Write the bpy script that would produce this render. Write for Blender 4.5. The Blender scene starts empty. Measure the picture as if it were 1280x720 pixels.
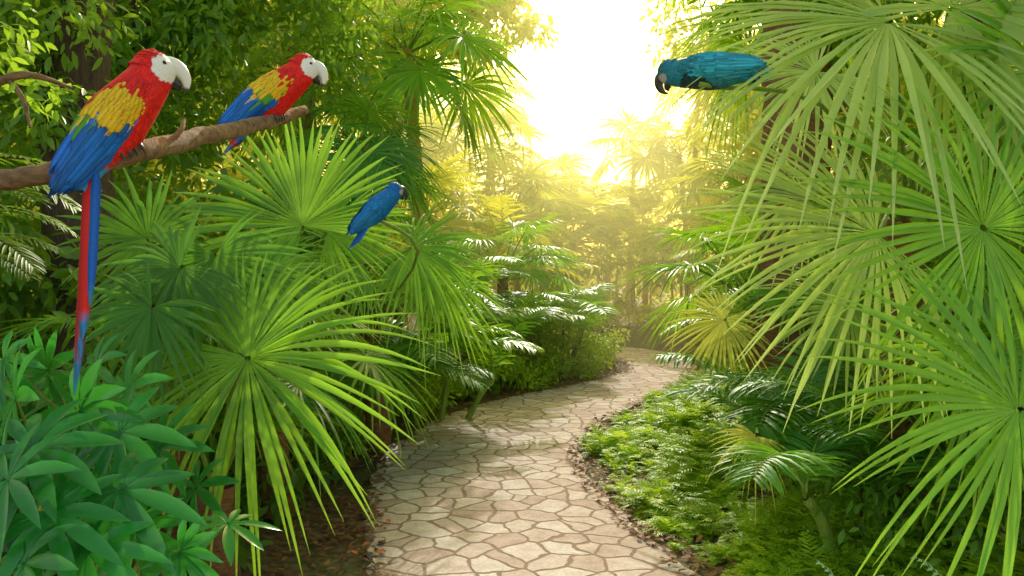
import bpy, math, numpy as np, time
from mathutils import Vector
T0=time.time()
rng=np.random.default_rng(7)
CAMH=1.6
def A(*v): return np.array(v,dtype=float)
def nz(v):
    v=np.asarray(v,dtype=float); return v/np.maximum(np.linalg.norm(v,axis=-1,keepdims=True),1e-9)
def at(h,v,dist):
    """survey helper: bearing measured on the photo + real distance -> world position"""
    return A((h-640)*dist/995.0, dist, CAMH-(v-340)*dist/995.0)

# ------------------------------------------------------------------ mesh buffer
class Buf:
    def __init__(s): s.V=[];s.F=[];s.C=[];s.M=[];s.n=0
    def add(s,v,f,c,m=0):
        v=np.asarray(v,dtype=float).reshape(-1,3); f=np.asarray(f).reshape(-1,4)
        c=np.broadcast_to(np.asarray(c,dtype=float),(len(v),3))
        s.V.append(v);s.F.append(f+s.n);s.C.append(c);s.M.append(np.broadcast_to(m,(len(f),)));s.n+=len(v)
    def flat(s): return np.concatenate(s.V),np.concatenate(s.F),np.concatenate(s.C),np.concatenate(s.M)
    def obj(s,name,mats,smooth=True,loc=None):
        V,F,C,M=s.flat()
        me=bpy.data.meshes.new(name)
        me.vertices.add(len(V)); me.vertices.foreach_set('co',V.astype(np.float32).ravel())
        me.loops.add(len(F)*4); me.loops.foreach_set('vertex_index',F.astype(np.int32).ravel())
        me.polygons.add(len(F)); me.polygons.foreach_set('loop_start',np.arange(len(F),dtype=np.int32)*4)
        me.polygons.foreach_set('loop_total',np.full(len(F),4,dtype=np.int32))
        me.polygons.foreach_set('material_index',M.astype(np.int32))
        me.polygons.foreach_set('use_smooth',np.full(len(F),smooth))
        at_=me.attributes.new('Col','FLOAT_COLOR','POINT')
        at_.data.foreach_set('color',np.concatenate([C,np.ones((len(C),1))],1).astype(np.float32).ravel())
        me.update(calc_edges=True)
        for m in mats: me.materials.append(m)
        o=bpy.data.objects.new(name,me); bpy.context.collection.objects.link(o)
        return o
def tile(buf,src,pos,rot,sc,dt):
    V,F,C,M=src
    for p,r,s,d in zip(pos,rot,sc,dt):
        c,sn=math.cos(r),math.sin(r)
        W=np.stack([V[:,0]*c-V[:,1]*sn,V[:,0]*sn+V[:,1]*c,V[:,2]],1)*s+p
        CC=C.copy();CC[:,0]+=d
        buf.V.append(W);buf.F.append(F+buf.n);buf.C.append(CC);buf.M.append(M);buf.n+=len(V)

def blades(buf,P,D,N,L,W,t,w,fold=.3,droop=0.,curl=0.,tint=.5,m=0,dp=2.0,rgb=None,edge=1.,bend=0.):
    P=np.atleast_2d(P);n=len(P)
    D=nz(np.broadcast_to(D,(n,3)));N=np.broadcast_to(N,(n,3))
    N=nz(N-D*np.sum(N*D,1,keepdims=True)+1e-6)
    S=np.cross(D,N)
    b=lambda x:np.broadcast_to(np.asarray(x,dtype=float),(n,))
    L=b(L);W=b(W);droop=b(droop);curl=b(curl);tint=b(tint);fold=b(fold);bend=b(bend)
    t=np.asarray(t,float);w=np.asarray(w,float);K=len(t)
    w=np.broadcast_to(w,(n,K))
    Lt=L[:,None]*t
    c=P[:,None]+D[:,None]*Lt[...,None]+N[:,None]*((curl*L)[:,None]*t**2)[...,None]+S[:,None]*((bend*L)[:,None]*t**3)[...,None]
    c=c-A(0,0,1)*((droop*L)[:,None]*t**dp)[...,None]
    ww=(W[:,None]*w)[...,None]
    e=N[:,None]*ww*fold[:,None,None]
    l=c-S[:,None]*ww+e; r=c+S[:,None]*ww+e
    V=np.stack([l,c,r],2)
    base=(np.arange(n)*K*3)[:,None]+(np.arange(K-1)*3)[None]
    f1=np.stack([base,base+1,base+4,base+3],-1);f2=np.stack([base+1,base+2,base+5,base+4],-1)
    F=np.concatenate([f1.reshape(-1,4),f2.reshape(-1,4)])
    if rgb is None:
        C=np.zeros((n,K,3,3));C[...,0]=tint[:,None,None];C[...,1]=t[None,:,None];C[...,2]=rng.random(n)[:,None,None]
    else:
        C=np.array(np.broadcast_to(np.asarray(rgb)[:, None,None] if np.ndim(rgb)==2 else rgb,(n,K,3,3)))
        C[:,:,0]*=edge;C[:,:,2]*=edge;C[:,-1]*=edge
    buf.add(V,F,C.reshape(-1,3),m)

def frames(p):
    p=np.asarray(p,float);t=nz(np.gradient(p,axis=0))
    up=A(0,0,1) if abs(t[0][2])<.9 else A(1,0,0)
    out=[];s=nz(np.cross(t[0],up))
    for ti in t:
        s=nz(s-ti*np.dot(s,ti));out.append((s,np.cross(s,ti)))
    return out
def tube(buf,p,r,sides=8,col=(.5,.5,.5),m=0,rough=0.):
    p=np.asarray(p,float);r=np.broadcast_to(np.asarray(r,float),(len(p),))
    fr=frames(p);an=np.linspace(0,2*np.pi,sides,endpoint=False);V=[]
    for i in range(len(p)):
        rr=r[i]*(1+rough*(rng.random(sides)-.5))
        V.append(p[i]+np.outer(np.cos(an)*rr,fr[i][0])+np.outer(np.sin(an)*rr,fr[i][1]))
    V=np.concatenate(V)
    i,j=np.meshgrid(np.arange(len(p)-1),np.arange(sides),indexing='ij');a=i*sides+j;b_=i*sides+(j+1)%sides
    buf.add(V,np.stack([a,b_,b_+sides,a+sides],-1),col,m)
def spline(pts,n):
    pts=np.asarray(pts,float);k=len(pts)
    P=np.vstack([2*pts[0]-pts[1],pts,2*pts[-1]-pts[-2]])
    out=[]
    for u in np.linspace(0,k-1-1e-6,n):
        i=int(u);f=u-i;a,b,c,d=P[i],P[i+1],P[i+2],P[i+3]
        out.append(.5*((2*b)+(-a+c)*f+(2*a-5*b+4*c-d)*f*f+(-a+3*b-3*c+d)*f**3))
    return np.array(out)

# ------------------------------------------------------------------ materials
def newmat(name):
    m=bpy.data.materials.new(name);m.use_nodes=True;nt=m.node_tree;nt.nodes.clear()
    return m,nt,nt.nodes.new('ShaderNodeOutputMaterial')
def N_(nt,t,**k):
    n=nt.nodes.new(t)
    for a,b in k.items():
        if hasattr(n,a): setattr(n,a,b)
        else: n.inputs[a.replace('_',' ')].default_value=b
    return n
def mixc(nt,fac,a,b,bt='MIX'):
    n=nt.nodes.new('ShaderNodeMix');n.data_type='RGBA';n.blend_type=bt
    for s,x in ((0,fac),(6,a),(7,b)):
        if hasattr(x,'links'): nt.links.new(x,n.inputs[s])
        else: n.inputs[s].default_value=x if s==0 else (*x[:3],1)
    return n.outputs[2]
def ramp(nt,fac,stops):
    r=nt.nodes.new('ShaderNodeValToRGB');e=r.color_ramp.elements
    while len(e)<len(stops): e.new(.5)
    for i,(p,c) in enumerate(stops): e[i].position=p;e[i].color=(*c,1)
    nt.links.new(fac,r.inputs[0]);return r.outputs[0]
def leafmat(name,dark,light,tip,trans,tf=.42,rough=.38,nscale=3.):
    m,nt,o=newmat(name)
    at_=N_(nt,'ShaderNodeAttribute',attribute_name='Col')
    sp=nt.nodes.new('ShaderNodeSeparateColor');nt.links.new(at_.outputs['Color'],sp.inputs[0])
    g=nt.nodes.new('ShaderNodeNewGeometry')
    no=N_(nt,'ShaderNodeTexNoise');no.inputs['Scale'].default_value=nscale;no.inputs['Detail'].default_value=3
    nt.links.new(g.outputs['Position'],no.inputs['Vector'])
    ad=nt.nodes.new('ShaderNodeMath');ad.operation='MULTIPLY_ADD'
    nt.links.new(no.outputs['Fac'],ad.inputs[0]);ad.inputs[1].default_value=.7
    md=nt.nodes.new('ShaderNodeMath');md.operation='MULTIPLY_ADD';nt.links.new(sp.outputs[0],md.inputs[0]);md.inputs[1].default_value=.8;md.inputs[2].default_value=-.32
    nt.links.new(md.outputs[0],ad.inputs[2])
    ad2=nt.nodes.new('ShaderNodeMath');ad2.operation='MULTIPLY_ADD';ad2.use_clamp=True
    nt.links.new(sp.outputs[2],ad2.inputs[0]);ad2.inputs[1].default_value=.3;nt.links.new(ad.outputs[0],ad2.inputs[2])
    c=mixc(nt,ad2.outputs[0],dark,light)
    tr=nt.nodes.new('ShaderNodeMapRange');nt.links.new(sp.outputs[1],tr.inputs[0]);tr.inputs[1].default_value=.72;tr.inputs[2].default_value=1.05;tr.inputs[4].default_value=.75
    c=mixc(nt,tr.outputs[0],c,tip)
    b=N_(nt,'ShaderNodeBsdfPrincipled');nt.links.new(c,b.inputs['Base Color']);b.inputs['Roughness'].default_value=rough
    b.inputs['Specular IOR Level'].default_value=.5
    tl=nt.nodes.new('ShaderNodeBsdfTranslucent')
    tc=mixc(nt,ad2.outputs[0],tuple(x*.6 for x in trans),trans);nt.links.new(tc,tl.inputs[0])
    mx=nt.nodes.new('ShaderNodeMixShader');mx.inputs[0].default_value=tf
    nt.links.new(b.outputs[0],mx.inputs[1]);nt.links.new(tl.outputs[0],mx.inputs[2]);nt.links.new(mx.outputs[0],o.inputs[0])
    return m
M_fan =leafmat('fan_leaf',(.04,.20,.01),(.24,.56,.025),(.58,.68,.08),(.50,.88,.03),.40,.36)
M_fanpale=leafmat('fan_leaf_pale',(.20,.38,.05),(.50,.68,.16),(.75,.77,.38),(.7,.9,.14),.4,.27)
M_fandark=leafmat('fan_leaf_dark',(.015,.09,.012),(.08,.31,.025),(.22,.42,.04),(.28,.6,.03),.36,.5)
M_fern=leafmat('fern_leaf',(.18,.40,.01),(.55,.78,.03),(.65,.8,.06),(.75,.92,.05),.42,.5)
M_lob =leafmat('lobed_leaf',(.005,.08,.018),(.03,.30,.04),(.05,.28,.05),(.10,.5,.04),.28,.24)
M_bush=leafmat('bush_leaf',(.03,.12,.008),(.16,.36,.02),(.2,.38,.03),(.42,.68,.03),.4,.45)
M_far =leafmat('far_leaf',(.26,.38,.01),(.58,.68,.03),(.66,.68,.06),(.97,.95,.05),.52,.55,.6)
M_tree=leafmat('tree_leaf',(.035,.12,.01),(.16,.35,.02),(.2,.38,.03),(.5,.78,.04),.45,.42)
M_yel =leafmat('yellow_leaf',(.4,.46,.05),(.6,.62,.08),(.65,.5,.15),(.8,.8,.1),.4,.5)
M_dry =leafmat('litter_leaf',(.13,.06,.025),(.4,.2,.07),(.35,.15,.05),(.4,.2,.05),.2,.7)
def bark(name,c1,c2,sc=(6,6,1.5)):
    m,nt,o=newmat(name);tc=nt.nodes.new('ShaderNodeNewGeometry')
    mp=nt.nodes.new('ShaderNodeMapping');mp.inputs['Scale'].default_value=sc;nt.links.new(tc.outputs['Position'],mp.inputs[0])
    no=N_(nt,'ShaderNodeTexNoise');no.inputs['Scale'].default_value=6;no.inputs['Detail'].default_value=8;no.inputs['Roughness'].default_value=.7
    nt.links.new(mp.outputs[0],no.inputs['Vector'])
    c=ramp(nt,no.outputs['Fac'],[(.3,c1),(.7,c2)])
    b=N_(nt,'ShaderNodeBsdfPrincipled');b.inputs['Roughness'].default_value=.85;nt.links.new(c,b.inputs['Base Color'])
    bp=nt.nodes.new('ShaderNodeBump');bp.inputs['Strength'].default_value=1.;bp.inputs['Distance'].default_value=.025
    nt.links.new(no.outputs['Fac'],bp.inputs['Height']);nt.links.new(bp.outputs[0],b.inputs['Normal']);nt.links.new(b.outputs[0],o.inputs[0]);return m
M_bark=bark('bark_dark',(.03,.02,.012),(.16,.10,.055))
M_branch=bark('branch_bark',(.11,.055,.025),(.48,.29,.15),(2.5,5,5))
M_palmtr=bark('palm_fibre',(.12,.05,.02),(.42,.20,.07),(3,3,8))
M_stem=bark('green_stem',(.15,.28,.03),(.38,.48,.07),(4,4,1))
M_gold=bark('golden_cane',(.65,.42,.08),(.85,.6,.14),(4,4,6))

def soilmat():
    m,nt,o=newmat('soil');g=nt.nodes.new('ShaderNodeNewGeometry')
    n1=N_(nt,'ShaderNodeTexNoise');n1.inputs['Scale'].default_value=14;n1.inputs['Detail'].default_value=8;nt.links.new(g.outputs['Position'],n1.inputs['Vector'])
    n2=N_(nt,'ShaderNodeTexNoise');n2.inputs['Scale'].default_value=1.3;n2.inputs['Detail'].default_value=4;nt.links.new(g.outputs['Position'],n2.inputs['Vector'])
    c=ramp(nt,n1.outputs['Fac'],[(.3,(.05,.03,.018)),(.55,(.18,.10,.05)),(.75,(.34,.21,.11))])
    c2=mixc(nt,ramp(nt,n2.outputs['Fac'],[(.45,(0,0,0)),(.65,(.6,.6,.6))]),c,(.11,.18,.03))
    b=N_(nt,'ShaderNodeBsdfPrincipled');b.inputs['Roughness'].default_value=.95;nt.links.new(c2,b.inputs['Base Color'])
    bp=nt.nodes.new('ShaderNodeBump');bp.inputs['Strength'].default_value=1;bp.inputs['Distance'].default_value=.03
    nt.links.new(n1.outputs['Fac'],bp.inputs['Height']);nt.links.new(bp.outputs[0],b.inputs['Normal']);nt.links.new(b.outputs[0],o.inputs[0]);return m
M_soil=soilmat()
def stonemat():
    m,nt,o=newmat('flagstone');g=nt.nodes.new('ShaderNodeNewGeometry')
    nd=N_(nt,'ShaderNodeTexNoise');nd.inputs['Scale'].default_value=3.5;nd.inputs['Detail'].default_value=3;nt.links.new(g.outputs['Position'],nd.inputs['Vector'])
    sc=nt.nodes.new('ShaderNodeVectorMath');sc.operation='MULTIPLY_ADD';nt.links.new(nd.outputs['Color'],sc.inputs[0]);sc.inputs[1].default_value=(.17,.17,0)
    nt.links.new(g.outputs['Position'],sc.inputs[2])
    fl=nt.nodes.new('ShaderNodeVectorMath');fl.operation='MULTIPLY';fl.inputs[1].default_value=(1,1,0);nt.links.new(sc.outputs[0],fl.inputs[0])
    v1=N_(nt,'ShaderNodeTexVoronoi',feature='DISTANCE_TO_EDGE',voronoi_dimensions='2D');v1.inputs['Scale'].default_value=4.9
    v2=N_(nt,'ShaderNodeTexVoronoi',feature='F1',voronoi_dimensions='2D');v2.inputs['Scale'].default_value=4.9
    for v in (v1,v2): nt.links.new(fl.outputs[0],v.inputs['Vector'])
    n1=N_(nt,'ShaderNodeTexNoise');n1.inputs['Scale'].default_value=9;n1.inputs['Detail'].default_value=9;n1.inputs['Roughness'].default_value=.65;nt.links.new(g.outputs['Position'],n1.inputs['Vector'])
    n2=N_(nt,'ShaderNodeTexNoise');n2.inputs['Scale'].default_value=60;n2.inputs['Detail'].default_value=6;nt.links.new(g.outputs['Position'],n2.inputs['Vector'])
    sp=nt.nodes.new('ShaderNodeSeparateColor');nt.links.new(v2.outputs['Color'],sp.inputs[0])
    c=ramp(nt,sp.outputs[0],[(0,(.66,.50,.42)),(.5,(.79,.65,.56)),(1,(.88,.78,.70))])
    c=mixc(nt,.7,c,ramp(nt,n1.outputs['Fac'],[(.3,(.65,.58,.53)),(.6,(1,1,1))]),'MULTIPLY')
    c=mixc(nt,.5,c,ramp(nt,n2.outputs['Fac'],[(.3,(.6,.6,.6)),(.6,(1,1,1))]),'MULTIPLY')
    jn=nt.nodes.new('ShaderNodeMath');jn.operation='MULTIPLY_ADD';nt.links.new(n1.outputs['Fac'],jn.inputs[0]);jn.inputs[1].default_value=-.07;nt.links.new(v1.outputs['Distance'],jn.inputs[2])
    ed=nt.nodes.new('ShaderNodeMapRange');ed.interpolation_type='SMOOTHSTEP';nt.links.new(jn.outputs[0],ed.inputs[0]);ed.inputs[1].default_value=-.01;ed.inputs[2].default_value=.04
    c=mixc(nt,ed.outputs[0],(.34,.24,.17),c)
    b=N_(nt,'ShaderNodeBsdfPrincipled');b.inputs['Roughness'].default_value=.95;b.inputs['Specular IOR Level'].default_value=.15;nt.links.new(c,b.inputs['Base Color'])
    h=nt.nodes.new('ShaderNodeMath');h.operation='MULTIPLY_ADD';nt.links.new(n1.outputs['Fac'],h.inputs[0]);h.inputs[1].default_value=.6;nt.links.new(ed.outputs[0],h.inputs[2])
    h2=nt.nodes.new('ShaderNodeMath');h2.operation='MULTIPLY_ADD';nt.links.new(n2.outputs['Fac'],h2.inputs[0]);h2.inputs[1].default_value=.15;nt.links.new(h.outputs[0],h2.inputs[2])
    bp=nt.nodes.new('ShaderNodeBump');bp.inputs['Strength'].default_value=.6;bp.inputs['Distance'].default_value=.010
    nt.links.new(h2.outputs[0],bp.inputs['Height']);nt.links.new(bp.outputs[0],b.inputs['Normal']);nt.links.new(b.outputs[0],o.inputs[0]);return m
M_stone=stonemat()
def feathermat():
    m,nt,o=newmat('feathers');a=N_(nt,'ShaderNodeAttribute',attribute_name='Col');g=nt.nodes.new('ShaderNodeNewGeometry')
    n=N_(nt,'ShaderNodeTexNoise');n.inputs['Scale'].default_value=180;n.inputs['Detail'].default_value=4;nt.links.new(g.outputs['Position'],n.inputs['Vector'])
    c=mixc(nt,.4,a.outputs['Color'],ramp(nt,n.outputs['Fac'],[(.3,(.65,.65,.65)),(.65,(1.1,1.1,1.1))]),'MULTIPLY')
    b=N_(nt,'ShaderNodeBsdfPrincipled');b.inputs['Roughness'].default_value=.55;b.inputs['Specular IOR Level'].default_value=.3;nt.links.new(c,b.inputs['Base Color'])
    bp=nt.nodes.new('ShaderNodeBump');bp.inputs['Strength'].default_value=.35;bp.inputs['Distance'].default_value=.002
    nt.links.new(n.outputs['Fac'],bp.inputs['Height']);nt.links.new(bp.outputs[0],b.inputs['Normal']);nt.links.new(b.outputs[0],o.inputs[0]);return m
M_fea=feathermat()
def colmat(name,rough):
    m,nt,o=newmat(name);a=N_(nt,'ShaderNodeAttribute',attribute_name='Col')
    n=N_(nt,'ShaderNodeTexNoise');n.inputs['Scale'].default_value=90
    c=mixc(nt,.15,a.outputs['Color'],n.outputs['Fac'],'MULTIPLY')
    b=N_(nt,'ShaderNodeBsdfPrincipled');b.inputs['Roughness'].default_value=rough;nt.links.new(c,b.inputs['Base Color']);nt.links.new(b.outputs[0],o.inputs[0]);return m
M_horn=colmat('beak_horn',.3);M_eye=colmat('eye',.08)

# ------------------------------------------------------------------ path & ground
Rt=[(1.25,-4),(1.2,0),(1.12,3.2),(.94,4.25),(.76,5.05),(.62,5.9),(.578,6.77),(.74,7.77),(1.155,8.84),(1.86,10.27),(2.7,12.1),(3.2,14.0),(3.0,15.8),(1.9,17.2),(0,18.0),(-2.5,18.4)]
Lf=[(-.55,-4),(-.6,0),(-.66,3.2),(-.80,4.5),(-.955,5.2),(-1.09,6.37),(-1.015,7.6),(-.64,9.0),(0,10.1),(.772,11.05),(1.6,12.3),(2.0,13.6),(1.7,14.9),(.8,15.9),(-.5,16.4),(-2.5,16.6)]
NP=160
R_=spline(Rt,NP);L_=spline(Lf,NP);Cn=(R_+L_)/2;HW=np.linalg.norm(R_-L_,axis=1)/2
R_=R_+.02*np.sin(np.arange(NP)*1.3)[:,None]*A(1,0);L_=L_+.025*np.sin(np.arange(NP)*1.7)[:,None]*A(1,0)
def pdist(x,y):
    x=np.asarray(x,float);y=np.asarray(y,float);sh=x.shape;x=x.ravel();y=y.ravel()
    out=np.full(x.shape,1e9)
    for i in range(0,NP):
        d=np.hypot(x-Cn[i,0],y-Cn[i,1])-HW[i];out=np.minimum(out,d)
    return out.reshape(sh)
def sm(x): x=np.clip(x,0,1);return x*x*(3-2*x)
def gz(x,y):
    d=pdist(x,y);return .32*sm((d-.05)/2.6)+.03*np.sin(np.asarray(x)*3.1+np.asarray(y)*1.7)*sm((d-.1)/1.0)-.012
xs=np.concatenate([[-300,-100,-40,-20,-12],np.arange(-8,9,.16),[12,20,40,100,300]])
ys=np.concatenate([[-200,-60,-20,-8],np.arange(-4,26,.2),[30,40,60,120,400]])
X,Y=np.meshgrid(xs,ys);Z=gz(X,Y)
b=Buf();nx=len(xs);F=[]
for j in range(len(ys)-1):
    i=np.arange(nx-1)+j*nx;F.append(np.stack([i,i+1,i+1+nx,i+nx],1))
b.add(np.stack([X,Y,Z],-1),np.concatenate(F),(.5,.5,.5));b.obj('ground',[M_soil])
b=Buf();q=11
row=np.array([np.vstack([np.append(L_[i],-.03)[None],np.column_stack([L_[i]+(R_[i]-L_[i])*f for f in np.linspace(0,1,q)]).T @ np.eye(2,3)+A(0,0,.022),np.append(R_[i],-.03)[None]]) for i in range(NP)])
w_=q+2;F=[]
for j in range(NP-1):
    i=np.arange(w_-1)+j*w_;F.append(np.stack([i,i+1,i+1+w_,i+w_],1))
b.add(row,np.concatenate(F),(.5,.5,.5));b.obj('stone_path',[M_stone],smooth=False)

# ------------------------------------------------------------------ plant parts
TF=np.array([.02,.12,.28,.44,.56,.68,.8,.9,1.])
def fan_leaf(buf,hub,d,n,R,spread=5.5,nseg=46,split=.46,droop=.18,tint=.5,m=0,asym=.38,cup=.12,fill=1.0):
    d=nz(d);n=nz(n-d*np.dot(n,d));s=np.cross(d,n)
    a=np.linspace(-spread/2,spread/2,nseg)+rng.normal(0,.015,nseg)
    D=np.outer(np.cos(a),d)+np.outer(np.sin(a),s)
    wav=.05*np.sin(a*3+rng.uniform(0,6))
    L=R*((1-asym)+asym*np.cos(a/2))*(1+rng.normal(0,.04,nseg)+wav)
    de=spread/(nseg-1)
    spl=split*(1+rng.normal(0,.07,nseg))
    w=np.where(TF[None]<=spl[:,None],TF[None]/spl[:,None],np.clip((1-TF[None])/(1-spl[:,None]),0,1)**.7*.95*fill)
    w=np.maximum(w,.03)
    W=spl*L*np.tan(de/2)*1.02
    und=.06*np.sin(a*2+rng.uniform(0,6))
    D2=nz(D+cup*n+(rng.normal(0,.03,nseg)+und)[:,None]*n)
    dr=droop*(1+rng.normal(0,.4,nseg));dr=np.where(rng.random(nseg)<.14,dr*2.0,dr)
    blades(buf,np.repeat(hub[None],nseg,0)+0*D,D2,n,L,W,TF,w,fold=.55,droop=dr,curl=-cup*1.1+rng.normal(0,.04,nseg),tint=tint+rng.normal(0,.13,nseg),m=m,dp=2.6,bend=rng.normal(0,.022,nseg))
def petiole(buf,a,b_,sag=.1,r=.009,m=1):
    a=np.asarray(a);b_=np.asarray(b_);mid=(a+b_)/2+A(0,0,sag)
    tube(buf,spline([a,mid,b_],7),np.linspace(r*1.5,r,7),6,(.5,.5,.5),m)
def fan_palm(name,base,h,n,R,pet=.9,mat=None,tr=.09,el=(5,80),tint=.5,azr=None,nseg=42,trmat=None,hero=(),droop=.2):
    buf=Buf();base=np.asarray(base,float);top=base+A(rng.normal(0,.04)*h,rng.normal(0,.04)*h,h)
    if h>.15:
        k=max(6,int(h/.12));tt=np.linspace(0,1,k)[:,None]
        tube(buf,(base-A(0,0,.1))*(1-tt)+top*tt,tr*(1+.12*(np.arange(k)%2))*np.linspace(1.15,.9,k),12,(.5,.5,.5),2,.15)
    for i in range(n):
        az=rng.uniform(*azr) if azr else (i*2.39996+rng.normal(0,.2))
        e=math.radians(el[0]+(el[1]-el[0])*((i+.5)/n)**.8+rng.normal(0,5))
        o=A(math.cos(az),math.sin(az),0)
        pd=o*math.cos(e)+A(0,0,math.sin(e));pl=pet*rng.uniform(.75,1.15)
        hub=top+pd*pl-A(0,0,.12*pl)
        petiole(buf,top+A(0,0,-.05),hub,.06*pl,.008+.002*R)
        e2=e-math.radians(rng.uniform(25,55));d=o*math.cos(e2)+A(0,0,math.sin(e2))
        nn=-o*math.sin(e2)+A(0,0,math.cos(e2))+nz(A(*rng.normal(0,1,3)))*.2
        fan_leaf(buf,hub,d,nn,R*rng.uniform(.8,1.1),spread=rng.uniform(4.2,5.6),nseg=nseg,droop=droop*rng.uniform(.7,1.4),tint=tint+rng.normal(0,.12))
    for hh in hero:
        hub,d,nn,RR,kw=hh
        petiole(buf,top,hub-nz(d)*.01,.12)
        fan_leaf(buf,hub,np.asarray(d,float),np.asarray(nn,float),RR,**kw)
    return buf.obj(name,[mat or M_fan,M_stem,trmat or M_palmtr])

TL=np.array([0,.2,.5,.8,1.]);WL=np.array([.25,.9,1,.6,.05])
def frond(buf,base,az,el,length,arch,n=34,ll=.35,lw=.013,tint=.5,vee=.35,m=0,stem=1,droop=.35,r=.008):
    o=A(math.cos(az),math.sin(az),0);k=10 if r<.005 else 14;t=np.linspace(0,1,k)
    ang=el-arch*t**1.2;dx=np.cos(ang);dz=np.sin(ang);st=length/(k-1)
    p=base+np.outer(np.concatenate([[0],np.cumsum(dx[:-1])])*st,o)+np.outer(np.concatenate([[0],np.cumsum(dz[:-1])])*st,A(0,0,1))
    tube(buf,p,np.linspace(r,r*.25,k),5 if r>.005 else 3,(.5,.5,.5),stem)
    u=np.linspace(.14,.99,n);P=np.stack([np.interp(u,t,p[:,i]) for i in range(3)],1)
    gp=np.gradient(p,axis=0);tg=nz(np.stack([np.interp(u,t,gp[:,i]) for i in range(3)],1))
    side=A(-math.sin(az),math.cos(az),0);up=np.cross(tg,np.repeat(side[None],n,0));up=nz(np.where(up[:,2:3]<0,-up,up))
    L=ll*(np.sin(np.pi*np.clip(u*.93+.05,0,1))**.6)+.02
    for s in (-1,1):
        D=side*s*(1.0)+tg*.75*(u[:,None]*.7+.5)+up*vee+rng.normal(0,.07,(n,3))
        if r<.005: blades(buf,P,D,up,L*(1+rng.normal(0,.07,n)),lw,[0,.4,1.],[.4,1,.05],fold=.35,droop=droop*(1+rng.normal(0,.2,n)),tint=tint+rng.normal(0,.1,n),m=m)
        else: blades(buf,P,D,up,L*(1+rng.normal(0,.07,n)),lw,TL,WL,fold=.35,droop=droop*(1+rng.normal(0,.2,n)),tint=tint+rng.normal(0,.1,n),m=m)
def areca(name,base,n,length,mat,stem=None,tint=.5,ll=.38,lw=.016,canes=4,ch=.6,nl=32,el=(35,85)):
    buf=Buf();base=np.asarray(base,float)
    tops=[]
    for c in range(canes):
        off=A(rng.normal(0,.16),rng.normal(0,.16),0);tp=base+off*1.6+A(0,0,ch*rng.uniform(.7,1.2))
        tube(buf,spline([base+off-A(0,0,.1),(base+off+tp)/2,tp],6),[.035,.033,.03,.03,.028,.022],8,(.5,.5,.5),1);tops.append(tp)
    for i in range(n):
        e=math.radians(rng.uniform(*el))
        frond(buf,tops[i%canes],i*2.39996+rng.normal(0,.25),e,length*rng.uniform(.75,1.1),e+math.radians(rng.uniform(5,50)),nl,ll,lw,tint+rng.normal(0,.12),rng.uniform(.1,.4))
    return buf.obj(name,[mat,stem or M_stem])

TB=np.array([0,.4,.75,1.]);WB=np.array([.2,1,.75,.05])
def leafcloud(buf,cent,rad,per,size,m=0,tint=.5,flat=.6,squash=.75):
    cent=np.atleast_2d(cent);n=len(cent)*per
    ct=np.repeat(cent,per,0);rr=np.repeat(np.broadcast_to(rad,(len(cent),)),per)
    g=nz(rng.normal(0,1,(n,3)))*(rng.random((n,1))**.4)*A(1,1,squash)
    P=ct+g*rr[:,None]
    D=nz(g+rng.normal(0,.7,(n,3))-A(0,0,.35));Nn=nz(A(0,0,1)*flat+rng.normal(0,.5,(n,3))+g*.4)
    L=size*rng.uniform(.6,1.3,n)
    tt=np.repeat(rng.normal(tint,.18,len(cent)),per)+rng.normal(0,.08,n)
    blades(buf,P,D,Nn,L,L*.22,TB,WB,fold=.25,droop=.2,tint=tt,m=m)
def tree(name,base,h,tr,cc,cr,ncl,per,size,mat,lean=(0,0),limbs=9,tint=.5,clr=.5):
    buf=Buf();base=np.asarray(base,float);top=base+A(lean[0],lean[1],h)
    pts=spline([base-A(0,0,.3),base+(top-base)*.35+A(rng.normal(0,.1),rng.normal(0,.1),0),base+(top-base)*.7,top],14)
    tube(buf,pts,tr*np.concatenate([[1.35,1.15],np.linspace(1,.35,12)]),14,(.5,.5,.5),1,.12)
    cc=np.asarray(cc,float);g=nz(rng.normal(0,1,(ncl,3)))*(rng.random((ncl,1))**.45)
    cent=cc+g*np.asarray(cr)
    for i in range(min(limbs,ncl)):
        s=pts[rng.integers(6,14)];e=cent[i];md=(s+e)/2+A(0,0,.15*np.linalg.norm(e-s))
        tube(buf,spline([s,md,e],8),np.linspace(tr*.35,tr*.06,8),7,(.5,.5,.5),1,.1)
    leafcloud(buf,cent,clr*rng.uniform(.6,1.3,ncl),per,size,0,tint)
    return buf.obj(name,[mat,M_bark])
def bush(name,cents,rad,per,size,mat,tint=.5):
    buf=Buf();leafcloud(buf,cents,rad,per,size,0,tint)
    for c in np.atleast_2d(cents)[::3]:
        tube(buf,[A(c[0],c[1],-.05),c],[.015,.006],5,(.5,.5,.5),1)
    return buf.obj(name,[mat,M_bark])
TLb=np.array([0,.12,.3,.5,.7,.88,1.]);WLb=np.array([.15,.4,.8,1,.9,.5,.03])
def lobed_leaf(buf,hub,d,n,R,k=9,spread=3.9,width=.10,droop=.22,tint=.5,m=0):
    d=nz(d);n=nz(n-d*np.dot(n,d));s=np.cross(d,n)
    a=np.linspace(-spread/2,spread/2,k)+rng.normal(0,.05,k)
    D=np.outer(np.cos(a),d)+np.outer(np.sin(a),s)+.15*n
    L=R*(.78+.22*np.cos(a))*(1+rng.normal(0,.07,k))
    blades(buf,np.repeat(hub[None],k,0),D,n,L,R*width*(.85+.15*np.cos(a)),TLb,WLb,fold=.35,droop=droop*(1+rng.normal(0,.3,k)),curl=-.12,tint=tint+rng.normal(0,.08,k),m=m,bend=rng.normal(0,.06,k))

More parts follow.
